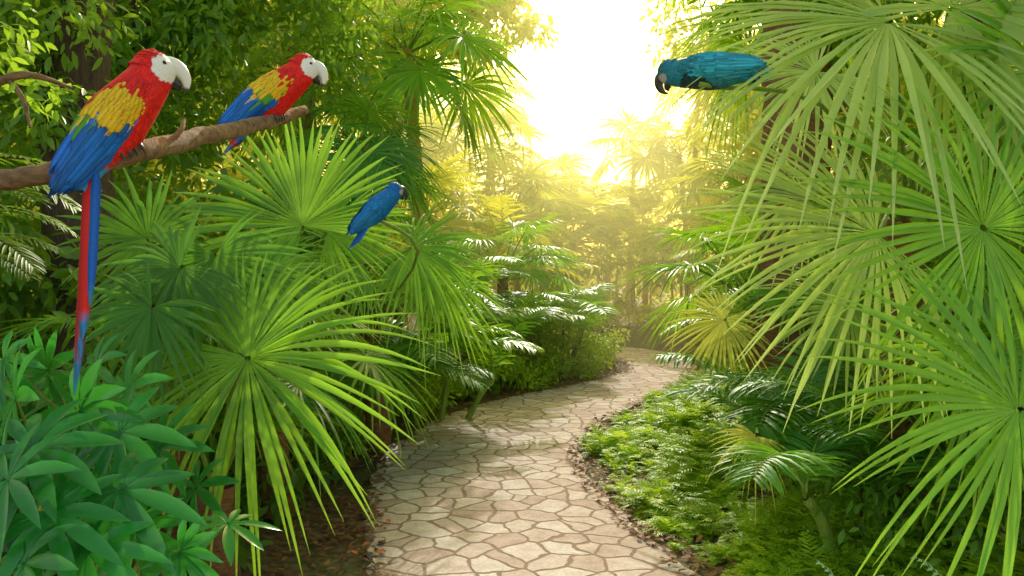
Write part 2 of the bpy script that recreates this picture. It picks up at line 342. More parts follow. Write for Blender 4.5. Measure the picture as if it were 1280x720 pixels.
# ------------------------------------------------------------------ LEFT plants
V_=lambda *a:np.array(a,float)
hero=[(at(310,448,3.2),V_(.80,-.20,-.35),V_(-.10,-.88,.45),.70,dict(spread=5.9,nseg=66,droop=.18,tint=.4,asym=.36,split=.44,cup=.2)),
]
fan_palm('fan_palm',V_(-1.45,3.9,.1),.45,5,.5,.6,M_fan,hero=hero,azr=(1.2,3.6),el=(20,70))
hero=[(at(378,282,4.5),V_(-.55,.1,.75),V_(.1,-.9,.4),.72,dict(spread=4.6,nseg=60,droop=.06,tint=.2,asym=.2,split=.6)),
 (at(410,290,4.9),V_(.5,.1,.35),V_(-.1,-.8,.6),.55,dict(spread=4.4,nseg=50,droop=.15,tint=.45)),
 (at(330,345,4.2),V_(.6,-.2,-.2),V_(0,-.8,.6),.50,dict(spread=4.6,nseg=50,droop=.2,tint=.1))]
fan_palm('fan_palm',V_(-1.5,5.1,.15),.9,7,.58,.6,M_fan,hero=hero,el=(0,50),tint=.2)
hero=[(at(225,335,3.3),V_(-.5,-.2,-.35),V_(-.1,-.85,.4),.42,dict(spread=5.0,nseg=34,droop=.3,tint=.4)),
 (at(270,320,3.5),V_(.2,-.2,-.6),V_(.1,-.85,.3),.42,dict(spread=4.8,nseg=34,droop=.2,tint=.5)),
 (at(190,385,3.1),V_(-.3,-.2,-.5),V_(.1,-.8,.5),.34,dict(spread=4.8,nseg=30,droop=.2,tint=.5)),
 (at(185,300,3.8),V_(-.3,-.2,.5),V_(0,-.8,.5),.40,dict(spread=4.8,nseg=34,droop=.2,tint=.3)),
 (at(225,400,3.5),V_(.2,-.2,-.6),V_(-.2,-.8,.5),.35,dict(spread=4.8,nseg=30,droop=.2,tint=.5))]
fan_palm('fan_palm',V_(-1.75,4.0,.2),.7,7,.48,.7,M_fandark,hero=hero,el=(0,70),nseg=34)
hero=[(at(515,310,5.8),V_(.8,-.1,-.2),V_(-.1,-.75,.6),.62,dict(spread=4.8,nseg=50,droop=.3,tint=.5)),
 (at(455,330,5.6),V_(-.5,-.2,.35),V_(.1,-.75,.6),.55,dict(spread=4.8,nseg=50,droop=.2,tint=.5)),
 (at(545,345,6.2),V_(.5,-.2,-.5),V_(.2,-.85,.4),.58,dict(spread=4.8,nseg=50,droop=.3,tint=.4))]
fan_palm('fan_palm',V_(-1.15,6.9,.2),1.1,9,.6,.65,M_fan,hero=hero,el=(0,60),tint=.4)
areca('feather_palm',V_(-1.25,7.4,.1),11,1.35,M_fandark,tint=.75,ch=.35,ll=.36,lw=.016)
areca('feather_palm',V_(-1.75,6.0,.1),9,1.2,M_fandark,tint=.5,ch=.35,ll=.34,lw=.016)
areca('feather_palm',V_(-.95,8.6,.1),11,1.4,M_fan,tint=.3,ch=.4,ll=.36,lw=.017)
areca('feather_palm',V_(-.1,11.6,.1),13,1.5,M_fan,tint=.5,ch=.5,ll=.42,lw=.02)
areca('feather_palm',V_(.6,13.1,.1),12,1.4,M_fan,tint=.7,ch=.5,ll=.4,lw=.02)
areca('feather_palm',V_(-1.0,10.5,.1),12,1.8,M_fan,tint=.5,ch=.7,ll=.45,lw=.02)
fan_palm('fan_palm',V_(-.1,12.6,.2),1.3,12,.75,.9,M_fan,tint=.8,el=(-5,70))
fan_palm('fan_palm',V_(-1.9,9.3,.2),1.9,12,.7,.9,M_fan,tint=.5,el=(-5,70))
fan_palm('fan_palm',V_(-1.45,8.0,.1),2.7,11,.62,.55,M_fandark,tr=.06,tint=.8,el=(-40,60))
fan_palm('fan_palm',V_(-1.05,10.4,.1),4.4,17,.95,.9,M_fan,tr=.085,trmat=M_gold,tint=.6,el=(-45,70))
fan_palm('fan_palm',V_(-3.0,12.5,.1),4.6,15,1.0,1.0,M_fan,tr=.11,tint=.6,el=(-35,70))
# lower-left broad lobed shrub
buf=Buf()
lf=[(100,515,2.5,.6,-.6,.30),(150,540,2.4,.9,-.1,.24),(40,560,2.2,.9,-.2,.26),(150,612,2.2,.7,-.6,.23),(285,655,2.4,.1,-.1,.16),(60,640,2.1,.7,-.4,.22),(20,500,2.5,.5,.6,.24),
 (200,560,2.6,.9,.2,.2),(110,690,2.1,.8,-.3,.2),(225,690,2.2,.7,-.6,.16),(10,600,2.1,.8,.1,.2),(160,490,2.7,.8,.5,.2),(60,465,2.8,.4,.8,.2),(120,460,2.9,.7,.5,.18),(5,450,2.7,.4,-.5,.2),(245,610,2.6,.7,.1,.17),(30,705,2.0,.8,.3,.18),(170,655,2.3,.5,-.8,.18)]
for (px,py,dd,dx,dz,R) in lf:
    h=at(px,py,dd);lobed_leaf(buf,h,V_(dx,-.3,dz),V_(rng.normal(0,.3),-.75,.6),R*1.1,k=int(rng.integers(8,12)),spread=rng.uniform(4.2,5.8),tint=rng.uniform(.3,1.1))
    petiole(buf,V_(-1.5+rng.normal(0,.15),2.95+rng.normal(0,.15),.25),h,.15,.005)
for i in range(46):
    y=rng.uniform(2.9,4.0);x=rng.uniform(-2.7,-.48*y+.0)
    z=rng.uniform(.2,.9)
    lobed_leaf(buf,V_(x,y,z),V_(rng.normal(0,.6),-.6,rng.normal(-.2,.4)),V_(rng.normal(0,.3),-.6,.7),rng.uniform(.18,.25),k=9,spread=5,tint=rng.uniform(-.4,.3))
    petiole(buf,V_(x*.5-.85,y*.5+1.5,.2),V_(x,y,z),.1,.005)
buf.obj('umbrella_plant',[M_lob,M_stem])
buf=Buf()
for i in range(9):
    frond(buf,at(-70,205+i*14,2.3+.12*i),rng.uniform(-.5,.3),rng.uniform(.0,.5),.42,.9,22,.10,.006,.3,.2,droop=.3,r=.006)
tube(buf,[at(-120,700,2.6),at(-90,400,2.5),at(-72,200,2.3)],[.03,.02,.01],7,(.5,.5,.5),1)
buf.obj('fern_tree',[M_bush,M_bark])

def scat(n,x,y,z): return np.stack([rng.uniform(*x,n),rng.uniform(*y,n),rng.uniform(*z,n)],1)
bush('shrub',scat(60,(-4.2,-1.9),(4.2,7),(.1,2.3)),.4,90,.13,M_bush,.4)
bush('shrub',scat(50,(-4.,-1.6),(7,11),(.1,2.2)),.45,90,.14,M_bush,.5)
bush('shrub',scat(24,(-2.4,-1.45),(3.9,6),(.1,.6)),.28,90,.09,M_bush,.2)
bush('shrub',scat(36,(-.9,1.0),(12.3,14.3),(.1,1.1)),.35,100,.10,M_fern,.3)
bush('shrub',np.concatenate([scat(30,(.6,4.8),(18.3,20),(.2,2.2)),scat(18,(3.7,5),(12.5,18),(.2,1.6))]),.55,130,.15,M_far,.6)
b_=[];
for t_ in np.linspace(0,1,38):
    i=int(56+t_*74);p=L_[i]+nz(L_[i]-Cn[i])*rng.uniform(.2,.6);b_.append((p[0],p[1],rng.uniform(.08,.5)))
bush('border_shrub',np.array(b_),.28,170,.07,M_fern,.3)

# ------------------------------------------------------------------ RIGHT plants
hero=[(at(1228,285,2.6),V_(-.8,-.15,.35),V_(-.12,-.93,.3),.64,dict(spread=6.1,nseg=66,droop=.13,tint=.45,asym=.15,split=.40,cup=.15)),
 (at(1272,512,2.3),V_(-.85,-.2,-.05),V_(-.2,-.88,.35),.66,dict(spread=5.6,nseg=58,droop=.15,tint=.55,asym=.2,split=.38)),
 (at(1300,90,2.9),V_(-.5,-.1,.6),V_(-.2,-.8,.5),.55,dict(spread=5.4,nseg=56,droop=.2,tint=.4)),
 (at(1235,440,3.1),V_(.1,-.1,-.8),V_(-.1,-.85,.45),.55,dict(spread=5.4,nseg=56,droop=.1,tint=.1))]
fan_palm('fan_palm',V_(2.25,3.3,.2),.8,6,.6,.7,M_fan,hero=hero,azr=(-.6,1.8),el=(10,70),tint=.3)
hero=[(at(1110,28,3.1),V_(-.90,-.15,-.22),V_(-.12,-.60,.78),.98,dict(spread=4.0,nseg=56,droop=.18,tint=.6,asym=.3,split=.46)),
 (at(1095,292,3.3),V_(-.97,-.15,.16),V_(.12,-.70,.70),.90,dict(spread=3.9,nseg=58,droop=.12,tint=.95,asym=.4,split=.46)),
 (at(1190,10,3.0),V_(.4,-.15,.3),V_(-.1,-.8,.6),.8,dict(spread=5.0,nseg=54,droop=.2,tint=.4)),
 (at(1020,90,4.3),V_(-.8,-.1,-.3),V_(-.1,-.7,.6),.60,dict(spread=4.6,nseg=50,droop=.22,tint=.4)),
 (at(1010,250,4.6),V_(-.8,-.1,.1),V_(-.1,-.7,.6),.60,dict(spread=4.6,nseg=50,droop=.22,tint=.1)),
 (at(1060,385,4.0),V_(-.8,-.2,-.1),V_(-.1,-.75,.6),.52,dict(spread=4.6,nseg=50,droop=.22,tint=.0))]
fan_palm('fan_palm',V_(2.25,4.6,.2),1.7,6,.7,.7,M_fanpale,hero=hero,azr=(-1.0,1.8),el=(0,70),tr=.11)
hero=[(at(905,400,5.4),V_(-.5,-.1,-.4),V_(0,-.9,.4),.42,dict(spread=5.6,nseg=46,droop=.2,tint=.4)),
      (at(945,545,4.2),V_(-.35,-.2,-.6),V_(0,-.85,.5),.26,dict(spread=3.6,nseg=26,droop=.3,tint=.8,fill=.6))]
fan_palm('fan_palm',V_(1.85,5.9,.3),.25,2,.42,.4,M_yel,hero=hero,azr=(0,3),el=(10,50),tr=.05)
areca('feather_palm',V_(1.95,4.3,.25),12,.95,M_fandark,tint=.8,ch=.2,ll=.3,lw=.011)
areca('feather_palm',V_(2.05,5.3,.25),13,1.05,M_fandark,tint=.8,ch=.2,ll=.32,lw=.013)
areca('feather_palm',V_(2.4,3.7,.25),12,.9,M_fandark,tint=.7,ch=.2,ll=.3,lw=.012)
fan_palm('fan_palm',V_(2.1,6.9,.2),1.1,12,.62,.8,M_fan,el=(0,70),tint=.4)
fan_palm('fan_palm',V_(2.9,8.2,.2),1.6,12,.7,.8,M_fan,el=(-5,70),tint=.6)
fan_palm('fan_palm',V_(2.15,6.3,.1),5.2,14,.9,.9,M_fan,tr=.15,el=(-30,60),tint=.5)
fan_palm('fan_palm',V_(3.6,9.5,.1),4.8,16,1.0,1.0,M_fan,tr=.16,el=(-35,70),tint=.6)
areca('feather_palm',V_(3.5,10.6,.1),12,1.8,M_fan,tint=.7,ch=.6,ll=.45,lw=.02)
areca('feather_palm',V_(4.4,14.5,.1),13,2.2,M_far,tint=.7,ch=.8,ll=.5,lw=.022)
bush('shrub',scat(60,(2.4,4.8),(3.8,8),(.1,2.4)),.4,90,.12,M_bush,.3)
bush('shrub',scat(50,(3.4,6),(8,15),(.1,2.6)),.5,90,.14,M_bush,.6)
bush('shrub',scat(26,(1.7,2.8),(3.6,6.2),(.15,.6)),.25,90,.07,M_bush,.7)
# fern ground cover : a few clump shapes, scattered into one mass
clumps=[]
for q_ in range(7):
    bb=Buf();k=int(rng.integers(8,12))
    for j in range(k):
        e=math.radians(rng.uniform(25,82))
        frond(bb,V_(0,0,0),j*2.4+rng.normal(0,.3),e,.27*rng.uniform(.7,1.2),math.radians(rng.uniform(50,110)),11,.065,.0085,.5,.15,droop=.15,r=.002)
    clumps.append(bb.flat())
buf=Buf();n=12000;y=rng.uniform(2.2,15,n);x=rng.uniform(.5,5.0,n);d=pdist(x,y)
cx=np.interp(y,Cn[:118,1],Cn[:118,0]);ok=(d>.06+.06*np.sin(y*5))&(d<1.9)&(x>cx);x,y,d=x[ok][:1600],y[ok][:1600],d[ok][:1600]
z=gz(x,y);sc=.6+.6*np.minimum(d,.9)
hump=.8+.45*(np.sin(x*4.1+1)*np.sin(y*3.3))
for q_ in range(7):
    s_=slice(q_,None,7);m_=len(x[s_]);tile(buf,clumps[q_],np.stack([x,y,z],1)[s_],rng.uniform(0,6.28,m_),(sc*hump)[s_]*rng.uniform(.8,1.2,m_),rng.normal(.1,.25,m_))
buf.obj('fern_groundcover',[M_fern,M_stem])
buf=Buf();k_=rng.integers(40,108,60);p=L_[k_]+nz(L_[k_]-Cn[k_])*rng.uniform(.4,1.0,(60,1))
pp=np.column_stack([p,gz(p[:,0],p[:,1])])
for q_ in range(7):
    s_=slice(q_,None,7);m_=len(pp[s_]);tile(buf,clumps[q_],pp[s_],rng.uniform(0,6.28,m_),rng.uniform(.7,1.1,m_),rng.normal(-.3,.15,m_))
buf.obj('fern_border',[M_fern,M_stem])
buf=Buf();n=3600
k_=rng.integers(25,125,n);sd=rng.random(n)<.72
P=np.where(sd[:,None],L_[k_]+nz(L_[k_]-Cn[k_])*(rng.random((n,1))**1.3*1.05-.09),R_[k_]+nz(R_[k_]-Cn[k_])*(rng.random((n,1))**2*.4-.08))
P3=np.column_stack([P,np.maximum(gz(P[:,0],P[:,1]),.0)+.012+rng.random(n)*.02+np.where(pdist(P[:,0],P[:,1])<.03,.016,0)])
blades(buf,P3,np.column_stack([rng.normal(0,1,(n,2)),rng.normal(0,.15,n)]),A(0,0,1)+rng.normal(0,.25,(n,3)),rng.uniform(.03,.075,n),rng.uniform(.008,.017,n),TB,WB,fold=.3,droop=.1,tint=rng.random(n))
buf.obj('leaf_litter',[M_dry])
buf=Buf()
for px,py in ((487,660),(446,700),(452,690),(472,700),(520,560)):
    d=CAMH*995/(py-340);p=at(px,py,d)+A(0,0,.035)
    blades(buf,p,A(rng.normal(),rng.normal(),.1),A(0,0,1),.06,.018,TB,WB,fold=.3,rgb=np.array([[.75,.16,.03]]))
M_or=colmat('fallen_leaf',.6);buf.obj('fallen_leaves',[M_or])
buf=Buf()
for i in range(16):
    frond(buf,V_(1.2+rng.normal(0,.12),2.2+rng.normal(0,.12),.42+rng.normal(0,.05)),rng.uniform(1.8,4.6),math.radians(rng.uniform(30,80)),.34,.8,18,.03,.005,.8,.2,r=.002)
tube(buf,[V_(1.2,2.2,0),V_(1.2,2.2,.5)],[.01,.005],6,(.5,.5,.5),1)
M_sprig=leafmat('sprig_leaf',(.15,.4,.2),(.35,.6,.38),(.45,.65,.42),(.4,.6,.4),.3,.5)
buf.obj('sprig_plant',[M_sprig,M_stem])

# ------------------------------------------------------------------ trees
tree('broadleaf_tree',V_(-2.72,5.5,.1),7.5,.25,(-3.4,8.3,4.6),(2.0,1.4,2.4),80,170,.11,M_tree,tint=.5)
tree('broadleaf_tree',V_(-5.2,9.5,.1),9,.3,(-4.8,9.2,5.4),(2.4,2.0,3.2),80,170,.14,M_tree,tint=.6,clr=.6)
tree('broadleaf_tree',V_(-3.5,5.0,.1),3.6,.06,(-3.25,5.0,2.9),(.75,.7,1.1),34,140,.08,M_tree,tint=.5,clr=.33)
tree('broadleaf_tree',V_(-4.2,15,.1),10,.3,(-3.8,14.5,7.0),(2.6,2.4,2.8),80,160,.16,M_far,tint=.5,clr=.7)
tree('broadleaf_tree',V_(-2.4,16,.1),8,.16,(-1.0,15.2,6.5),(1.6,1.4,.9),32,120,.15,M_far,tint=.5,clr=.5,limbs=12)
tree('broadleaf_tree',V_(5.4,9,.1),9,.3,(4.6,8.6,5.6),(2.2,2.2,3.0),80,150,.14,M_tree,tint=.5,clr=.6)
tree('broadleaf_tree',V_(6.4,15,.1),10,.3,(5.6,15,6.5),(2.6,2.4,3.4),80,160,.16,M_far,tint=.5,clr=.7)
for (x,y,h) in ((1.2,20,1.2),(-.5,15.5,1.2),(4.2,19.5,1.5),(-2,18,1.8),(.6,22,1.8),(2.6,22,2.0),(5.2,20,2.2),(-3.6,21,2.2),(1.6,23.5,2.4),(3.9,23,2.6)):
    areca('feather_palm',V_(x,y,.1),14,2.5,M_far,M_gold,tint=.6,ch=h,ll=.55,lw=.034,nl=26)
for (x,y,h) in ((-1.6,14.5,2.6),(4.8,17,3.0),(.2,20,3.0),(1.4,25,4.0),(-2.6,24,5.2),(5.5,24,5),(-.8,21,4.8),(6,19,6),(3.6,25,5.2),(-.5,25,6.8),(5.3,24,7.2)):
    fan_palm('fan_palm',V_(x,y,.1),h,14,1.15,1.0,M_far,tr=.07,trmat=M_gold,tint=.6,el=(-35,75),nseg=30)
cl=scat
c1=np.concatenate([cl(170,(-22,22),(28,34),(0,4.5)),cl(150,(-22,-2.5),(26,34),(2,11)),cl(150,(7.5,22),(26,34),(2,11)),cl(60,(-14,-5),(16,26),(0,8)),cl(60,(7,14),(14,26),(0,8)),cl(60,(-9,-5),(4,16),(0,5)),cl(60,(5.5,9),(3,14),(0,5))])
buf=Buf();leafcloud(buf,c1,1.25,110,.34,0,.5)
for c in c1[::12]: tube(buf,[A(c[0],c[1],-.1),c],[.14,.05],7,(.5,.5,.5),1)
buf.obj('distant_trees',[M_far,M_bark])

# ------------------------------------------------------------------ perch branch
BR=np.array([at(-180,260,2.5),at(-60,236,2.3),at(20,222,2.17),at(70,214,2.15),at(110,204,2.2),at(165,192,2.25),at(230,176,2.55),at(300,160,2.95),at(345,149,3.25),at(382,138,3.48)])
bp_=spline(BR,60);br_r=np.interp(np.linspace(0,1,60),[0,.3,.42,.6,.9,1],[.034,.026,.030,.031,.027,.02])
bp_=bp_+rng.normal(0,.0022,bp_.shape)
buf=Buf();tube(buf,bp_,br_r,14,(.5,.5,.5),0,.2)
tube(buf,[bp_[-1],bp_[-1]+A(.004,.012,.003)],[.019,.002],14,(.5,.5,.5),0)
tube(buf,spline([at(-60,130,2.5),at(10,98,2.5),at(45,95,2.5),at(90,110,2.6)],12),np.linspace(.02,.005,12),8,(.5,.5,.5),0,.15)
tube(buf,spline([at(10,98,2.5),at(30,125,2.5),at(38,160,2.5)],6),np.linspace(.010,.004,6),6,(.5,.5,.5),0,.15)
tube(buf,spline([at(205,183,2.42),at(225,165,2.45),at(230,150,2.5)],6),np.linspace(.012,.006,6),6,(.5,.5,.5),0,.15)
tube(buf,spline([at(-200,720,2.7),at(-180,400,2.6),at(-180,200,2.5),at(-170,-60,2.6)],10),np.linspace(.08,.05,10),10,(.5,.5,.5),0,.15)
leafcloud(buf,np.array([at(20,110,2.55),at(60,120,2.65),at(-10,60,2.6),at(20,30,2.8)]),.12,36,.05,1,.6)
buf.obj('tree_branch',[M_branch,M_tree])

# ------------------------------------------------------------------ parrots
RED=A(.90,.014,.010);YEL=A(1.,.68,.01);BLU=A(.010,.16,.72);GRN=A(.10,.40,.03);WHT=A(.9,.88,.85);LBL=A(.05,.38,.85)
TEAL=A(.02,.26,.36);TEAL2=A(.03,.45,.62)
ST=np.array([(37,121,3,3),(36,118,12,11),(34,110,22,19),(32,98,27,23),(27,84,27,24),(16,66,30,28),(2,46,34,33),(-12,26,37,35),(-25,3,34,32),(-36,-18,26,25),(-43,-38,17,16),(-47,-58,9,10)],float)
TFe=np.array([0,.3,.6,.85,1.]);WFe=np.array([.35,.85,1,.8,.2])
def parrot(name,foot,scheme,lean=0,yaw=0,flip=1,unit=.00221,tail=245,branch=None,brad=.03,tailw=1.0):
    buf=Buf()
    base_c={'scarlet':RED,'blue':BLU*.75+A(0,.06,.02),'teal':TEAL}[scheme]
    def body(vv,uu):
        if scheme=='teal' and uu>10 and vv<62: return A(.015,.06,.08)*rng.uniform(.6,1.3)
        return base_c*rng.uniform(.75,1.2)
    def q(u,v,w): return np.stack(np.broadcast_arrays(np.asarray(u,float),-np.asarray(w,float),np.asarray(v,float)),-1)
    S=spline(ST,90);tg=nz(np.gradient(S[:,:2],axis=0));Nn=np.column_stack([-tg[:,1],tg[:,0]])
    Nn=np.where((Nn[:,:1]<0),-Nn,Nn)
    K=72;ph=np.linspace(0,2*np.pi,K,endpoint=False)
    def surf(i,p): 
        return S[i,0]+Nn[i,0]*S[i,2]*np.cos(p),S[i,1]+Nn[i,1]*S[i,2]*np.cos(p),S[i,3]*np.sin(p)
    I,Ph=np.meshgrid(np.arange(90),ph,indexing='ij');u,v,w=surf(I,Ph)
    def face(u,v,w): return ((u-44)/20.)**2+((v-98)/19.)**2+.12*np.sin(u*1.9)*np.cos(v*1.7)<1
    C=np.zeros(u.shape+(3,))+base_c*.8
    if scheme=='scarlet': C[face(u,v,w)]=WHT
    if scheme!='scarlet': C[((u-50)/10.)**2+((v-97)/12.)**2<1]=WHT*.5
    C[v<-30]=(LBL if scheme!='teal' else TEAL)
    idx=np.arange(90*K).reshape(90,K);nx_=np.roll(idx,-1,1)
    buf.add(q(u,v,w),np.stack([idx[:-1],nx_[:-1],nx_[1:],idx[1:]],-1),C.reshape(-1,3),0)
    fp=[];fd=[];fn=[];fl=[];fw=[];fc=[]
    i=3.;row=0
    while i<86:
        ii=int(i);r=S[ii,2];sp=3.2 if S[ii,1]>80 else (4.5+.03*(60-S[ii,1]));per=int(2*np.pi*r/sp)
        for k in range(max(per,4)):
            p=(k+.5*(row%2)+rng.normal(0,.12))/per*2*np.pi;uu,vv,ww=surf(ii,p)
            if scheme=='scarlet' and face(uu,vv,ww): continue
            if scheme!='scarlet' and ((uu-50)/10.)**2+((vv-97)/12.)**2<1: continue
            if uu>50 and vv>78: continue
            i2=min(ii+1,89);u2,v2,w2=surf(i2,p);u3,v3,w3=surf(ii,p+.05)
            d=nz(A(u2-uu,-(w2-ww),v2-vv));e=A(u3-uu,-(w3-ww),v3-vv);n=nz(np.cross(d,e))
            o=A(uu-S[ii,0],-ww,vv-S[ii,1]);n=n if np.dot(n,o)>0 else -n
            fp.append(q(uu,vv,ww)+n*.2);fd.append(d+n*.13);fn.append(n);fl.append(sp*2.3);fw.append(sp*.62)
            c=body(vv,uu)
            if vv<-28: c=LBL*rng.uniform(.8,1.1) if scheme!='teal' else c
            fc.append(c)
        step=.8*sp/(np.linalg.norm(S[min(ii+1,89),:2]-S[ii,:2])+.05);i+=min(max(step,.7),6);row+=1
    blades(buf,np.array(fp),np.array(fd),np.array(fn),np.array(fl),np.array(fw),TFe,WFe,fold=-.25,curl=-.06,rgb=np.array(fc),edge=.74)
    S0=A(16,76);T0_=A(-74,-58);dw=nz(T0_-S0);LW=np.linalg.norm(T0_-S0);Pn=A(-dw[1],dw[0]);Pn=Pn if Pn[0]>0 else -Pn
    for sg in (1,-1):
        fp=[];fd=[];fn=[];fl=[];fw=[];fc=[]
        for k,a_ in enumerate(np.linspace(.02,.68,18)):
            hw=np.interp(a_,[0,.15,.35,.6,.8,1],[13,24,29,25,16,7]);bs=np.interp(a_,[0,.15,.4,.6,.8,1],[25,34,39.5,36,29,22])
            if a_<.2: ln,wd,na=16,4.2,13
            elif a_<.42: ln,wd,na=23,4.6,12
            elif a_<.56: ln,wd,na=44,5,10
            else: ln,wd,na=68,4.6,8
            for c in np.linspace(-1,1,na):
                cc=c+rng.normal(0,.05);a2=a_+rng.normal(0,.010)
                p=S0+dw*LW*a2+Pn*cc*hw
                wv=bs*math.sqrt(max(1-.62*min(abs(cc),1.1)**2,.1))+(1-a_)*3.5+.8
                n=nz(A(Pn[0]*cc*.75,-sg,Pn[1]*cc*.75))
                d2=dw+Pn*(-cc*.22*a_);l_=ln*(1-.18*abs(cc))*rng.uniform(.92,1.1)
                d3=A(d2[0],sg*(.16*(a_>.4)),d2[1])+n*.05
                fp.append(q(p[0],p[1],sg*wv));fd.append(d3);fn.append(n+rng.normal(0,.08,3));fl.append(l_);fw.append(wd*(1-.15*(a_>.5)))
                qv=a2+.20*max(cc,0)**1.5+rng.normal(0,.035)
                if scheme=='scarlet':
                    col=RED*rng.uniform(.85,1.1) if qv<.13 else (YEL*rng.uniform(.85,1.)*A(1,rng.uniform(.85,1),1) if qv<.42 else (GRN if qv<.45 else BLU*rng.uniform(.55,1.3)+A(0,.04,0)*rng.random()))
                elif scheme=='blue': col=BLU*rng.uniform(.5,1.1)+A(0,.10,.04)
                else: col=(TEAL2 if qv>.2 else TEAL)*rng.uniform(.6,1.3)
                fc.append(np.minimum(col,1))
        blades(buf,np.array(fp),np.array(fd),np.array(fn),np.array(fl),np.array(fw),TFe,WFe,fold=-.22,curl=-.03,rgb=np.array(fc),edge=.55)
    nt_=16
    for k in range(nt_):
        f=(k-(nt_-1)/2)/((nt_-1)/2)
        outer=abs(f)>.9
        Lk=tail*(1-.25*abs(f)**1.5)*rng.uniform(.9,1.03)*(.86 if outer else 1)
        fx=f*15 if not outer else f*23
        p=q(-44+(3*abs(f) if not outer else 7),-44,fx);d=A(-.035 if tail>150 else -.35,-f*.012+rng.normal(0,.006),-1)
        n=nz(A(-1,-f*1.3-.3,0))
        cA=(BLU if outer else RED) if scheme=='scarlet' else (BLU if scheme=='blue' else TEAL)
        tt=np.linspace(0,1,12);cc_=np.array([cA if (t<.87 or scheme!='scarlet') else LBL*.7 for t in tt])*rng.uniform(.75,1.05)
        wprof=np.interp(tt,[0,.1,.7,.93,1],[.6,1,.9,.5,.1])
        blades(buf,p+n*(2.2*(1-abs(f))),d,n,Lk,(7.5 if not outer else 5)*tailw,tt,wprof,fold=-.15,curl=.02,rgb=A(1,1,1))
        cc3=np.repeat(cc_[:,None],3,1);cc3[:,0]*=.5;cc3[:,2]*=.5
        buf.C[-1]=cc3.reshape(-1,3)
    def loft(P,col,m):
        P=spline(np.array(P,float),14);c=P[:,:2];t=nz(np.gradient(c,axis=0));nn=np.column_stack([-t[:,1],t[:,0]])
        pp=np.linspace(0,2*np.pi,14,endpoint=False)
        V=np.stack([q(P[i,0]+nn[i,0]*P[i,2]*np.cos(pp),P[i,1]+nn[i,1]*P[i,2]*np.cos(pp),P[i,3]*np.sin(pp)) for i in range(14)])
        idx=np.arange(14*14).reshape(14,14);nx2=np.roll(idx,-1,1)
        cb=np.repeat(np.array([col(i/13.) for i in range(14)]),14,0)
        buf.add(V,np.stack([idx[:-1],nx2[:-1],nx2[1:],idx[1:]],-1),cb,m)
    horn=(lambda t:WHT if t<.8 else A(.08,.07,.06)) if scheme=='scarlet' else (lambda t:A(.04,.04,.04))
    loft([(46,104,13,10),(56,104,12,9),(65,99,9.5,7),(71,89,7,5),(72,78,3.5,3),(69,70,.5,.5)],horn,1)
    loft([(48,87,9,8),(56,82,8,7),(62,77,5.5,5),(64,73,1,1)],lambda t:A(.02,.02,.02),1)
    for sg in (1,-1):
        for (r,cl_,off) in ((3.8,A(.75,.65,.3),0),(2.5,A(.01,.01,.01),1.9)):
            th,pz=np.meshgrid(np.linspace(0,np.pi,9),np.linspace(0,2*np.pi,12,endpoint=False),indexing='ij')
            V=q(41+r*np.sin(th)*np.cos(pz),103+r*np.cos(th),sg*(18.9+off)+r*.8*np.sin(th)*np.sin(pz))
            idx=np.arange(9*12).reshape(9,12);nx2=np.roll(idx,-1,1)
            buf.add(V,np.stack([idx[:-1],nx2[:-1],nx2[1:],idx[1:]],-1),cl_,2)
        tg_=spline([(-6,14,12,10),(-2,4,9,8),(1,-3,5,5),(2,-8,3,3)],8)
        pp=np.linspace(0,2*np.pi,12,endpoint=False)
        V=np.stack([q(tg_[i,0]+tg_[i,2]*np.cos(pp),tg_[i,1]+0*pp,sg*14+tg_[i,3]*np.sin(pp)) for i in range(8)])
        idx=np.arange(96).reshape(8,12);nx2=np.roll(idx,-1,1)
        buf.add(V,np.stack([idx[:-1],nx2[:-1],nx2[1:],idx[1:]],-1),C[40,0],0)
    V=np.concatenate(buf.V)
    cl_,sl=math.cos(lean),math.sin(lean)
    x=V[:,0]*cl_+V[:,2]*sl;z=-V[:,0]*sl+V[:,2]*cl_;y=V[:,1]
    x=x*flip;y=y*flip if flip<0 else y
    cy,sy=math.cos(yaw),math.sin(yaw)
    V=np.stack([x*cy-y*sy,x*sy+y*cy,z],1)*unit+foot
    buf.V=[V];
    if branch is not None:
        B=nz(branch);side=nz(np.cross(B,A(0,0,1)));up=np.cross(side,B)
        axis=foot-A(0,0,brad+.004)
        for sx in (-.016,.016):
            for off in (-.007,.006):
                for sd in (1,-1):
                    an=np.linspace(0,1.9,7)*sd
                    pts=[axis+B*(sx*1.4+off*(1+.5*abs(t)))+(up*math.cos(t)+side*math.sin(t))*(brad+.005) for t in an]
                    tube(buf,np.array(pts),[.006,.0065,.006,.0058,.005,.004,.0012],7,A(.06,.055,.05),1)
    return buf.obj(name,[M_fea,M_horn,M_eye])
def tanat(p): 
    i=np.argmin(np.linalg.norm(bp_-p,axis=1));i=min(max(i,1),58);return bp_[i+1]-bp_[i-1],bp_[i],br_r[i]
for nm,p0,kw in (('scarlet_macaw',at(162,190,2.24),dict(scheme='scarlet',yaw=math.radians(34),tail=270,tailw=1.3)),
                 ('scarlet_macaw',at(343,149,3.24),dict(scheme='scarlet',yaw=math.radians(18),lean=math.radians(14),tail=60))):
    t,c,r=tanat(p0);parrot(nm,c+A(0,0,r+.004),branch=t,brad=r,**kw)
f=at(474,272,4.3);parrot('blue_macaw',f,'blue',lean=math.radians(12),yaw=math.radians(25),unit=.00172,tail=85,branch=A(1,.2,.1),brad=.010)
buf=Buf();tube(buf,spline([V_(-1.15,6.7,1.2),f-A(-.15,-.5,.2),f-A(0,0,.014),f+A(-.08,-.05,-.04)],12),.010,8,(.5,.5,.5),0);buf.obj('palm_stem',[M_stem])
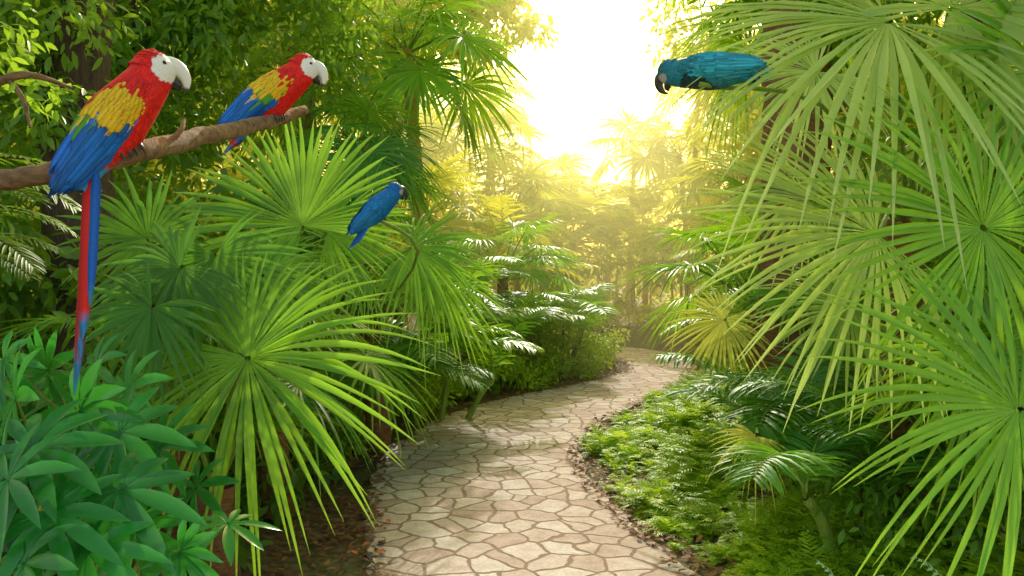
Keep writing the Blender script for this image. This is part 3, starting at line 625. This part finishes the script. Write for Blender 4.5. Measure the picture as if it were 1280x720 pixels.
f=at(893,104,2.95);parrot('blue_parrot',f,'teal',lean=math.radians(52),yaw=math.radians(-28),flip=-1,unit=.0018,tail=45,branch=A(1,.2,.1),brad=.009)
buf=Buf();tube(buf,spline([V_(2.25,4.6,1.8),V_(1.4,3.5,2.30),f-A(0,0,.013),f+A(-.06,-.03,-.015)],12),.009,8,(.5,.5,.5),0);buf.obj('palm_stem',[M_stem])

# ------------------------------------------------------------------ light, air, camera
SE=math.radians(31);SA=math.radians(5.5)
w=bpy.data.worlds.new('World');bpy.context.scene.world=w;w.use_nodes=True;nt=w.node_tree
bg=nt.nodes['Background'];sk=nt.nodes.new('ShaderNodeTexSky');sk.sky_type='NISHITA';sk.sun_disc=False
sk.sun_elevation=SE;sk.sun_rotation=SA;sk.dust_density=4;sk.air_density=1.0
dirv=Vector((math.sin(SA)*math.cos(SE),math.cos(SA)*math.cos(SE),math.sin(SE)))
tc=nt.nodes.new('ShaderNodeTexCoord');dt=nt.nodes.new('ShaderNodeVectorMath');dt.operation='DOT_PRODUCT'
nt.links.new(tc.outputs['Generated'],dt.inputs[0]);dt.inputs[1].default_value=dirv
tint=ramp(nt,dt.outputs['Value'],[(0,(3.6,3.05,2.05)),(.55,(2.8,2.35,1.3)),(.88,(1.7,1.35,.3)),(.955,(2.1,1.85,.9))])  # brightens the sky colour, most of all away from the sun, as added fill light
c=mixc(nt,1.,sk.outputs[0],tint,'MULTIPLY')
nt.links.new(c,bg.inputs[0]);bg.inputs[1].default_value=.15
sd=bpy.data.lights.new('sun','SUN');sd.energy=5;sd.angle=math.radians(.6);sd.color=(1,.92,.68)
so=bpy.data.objects.new('sun',sd);bpy.context.collection.objects.link(so)
so.rotation_euler=dirv.to_track_quat('Z','Y').to_euler();so.location=(2,20,10)
m,nt,o=newmat('sunlit_mist')
vs=nt.nodes.new('ShaderNodeVolumeScatter');vs.inputs['Color'].default_value=(1,.95,.40,1);vs.inputs['Density'].default_value=.027;vs.inputs['Anisotropy'].default_value=.64
nt.links.new(vs.outputs[0],o.inputs['Volume'])
buf=Buf();x0,x1,y0,y1,z0,z1=-22,22,9.5,32,-.5,11
buf.add([(x0,y0,z0),(x1,y0,z0),(x1,y1,z0),(x0,y1,z0),(x0,y0,z1),(x1,y0,z1),(x1,y1,z1),(x0,y1,z1)],[(0,3,2,1),(4,5,6,7),(0,1,5,4),(1,2,6,5),(2,3,7,6),(3,0,4,7)],(1,1,1))
buf.obj('mist',[m],smooth=False)
cd=bpy.data.cameras.new('camera');cd.lens=28;cd.sensor_width=36;cd.shift_y=-20/1280;cd.clip_end=2000;cd.clip_start=.05
co=bpy.data.objects.new('camera',cd);bpy.context.collection.objects.link(co);co.location=(0,0,CAMH);co.rotation_euler=(math.radians(90),0,0)
s=bpy.context.scene;s.camera=co;s.view_settings.view_transform='Standard';s.view_settings.look='None';s.view_settings.exposure=0
print('built',time.time()-T0,sum(len(o.data.polygons) for o in bpy.data.objects if o.type=='MESH'))
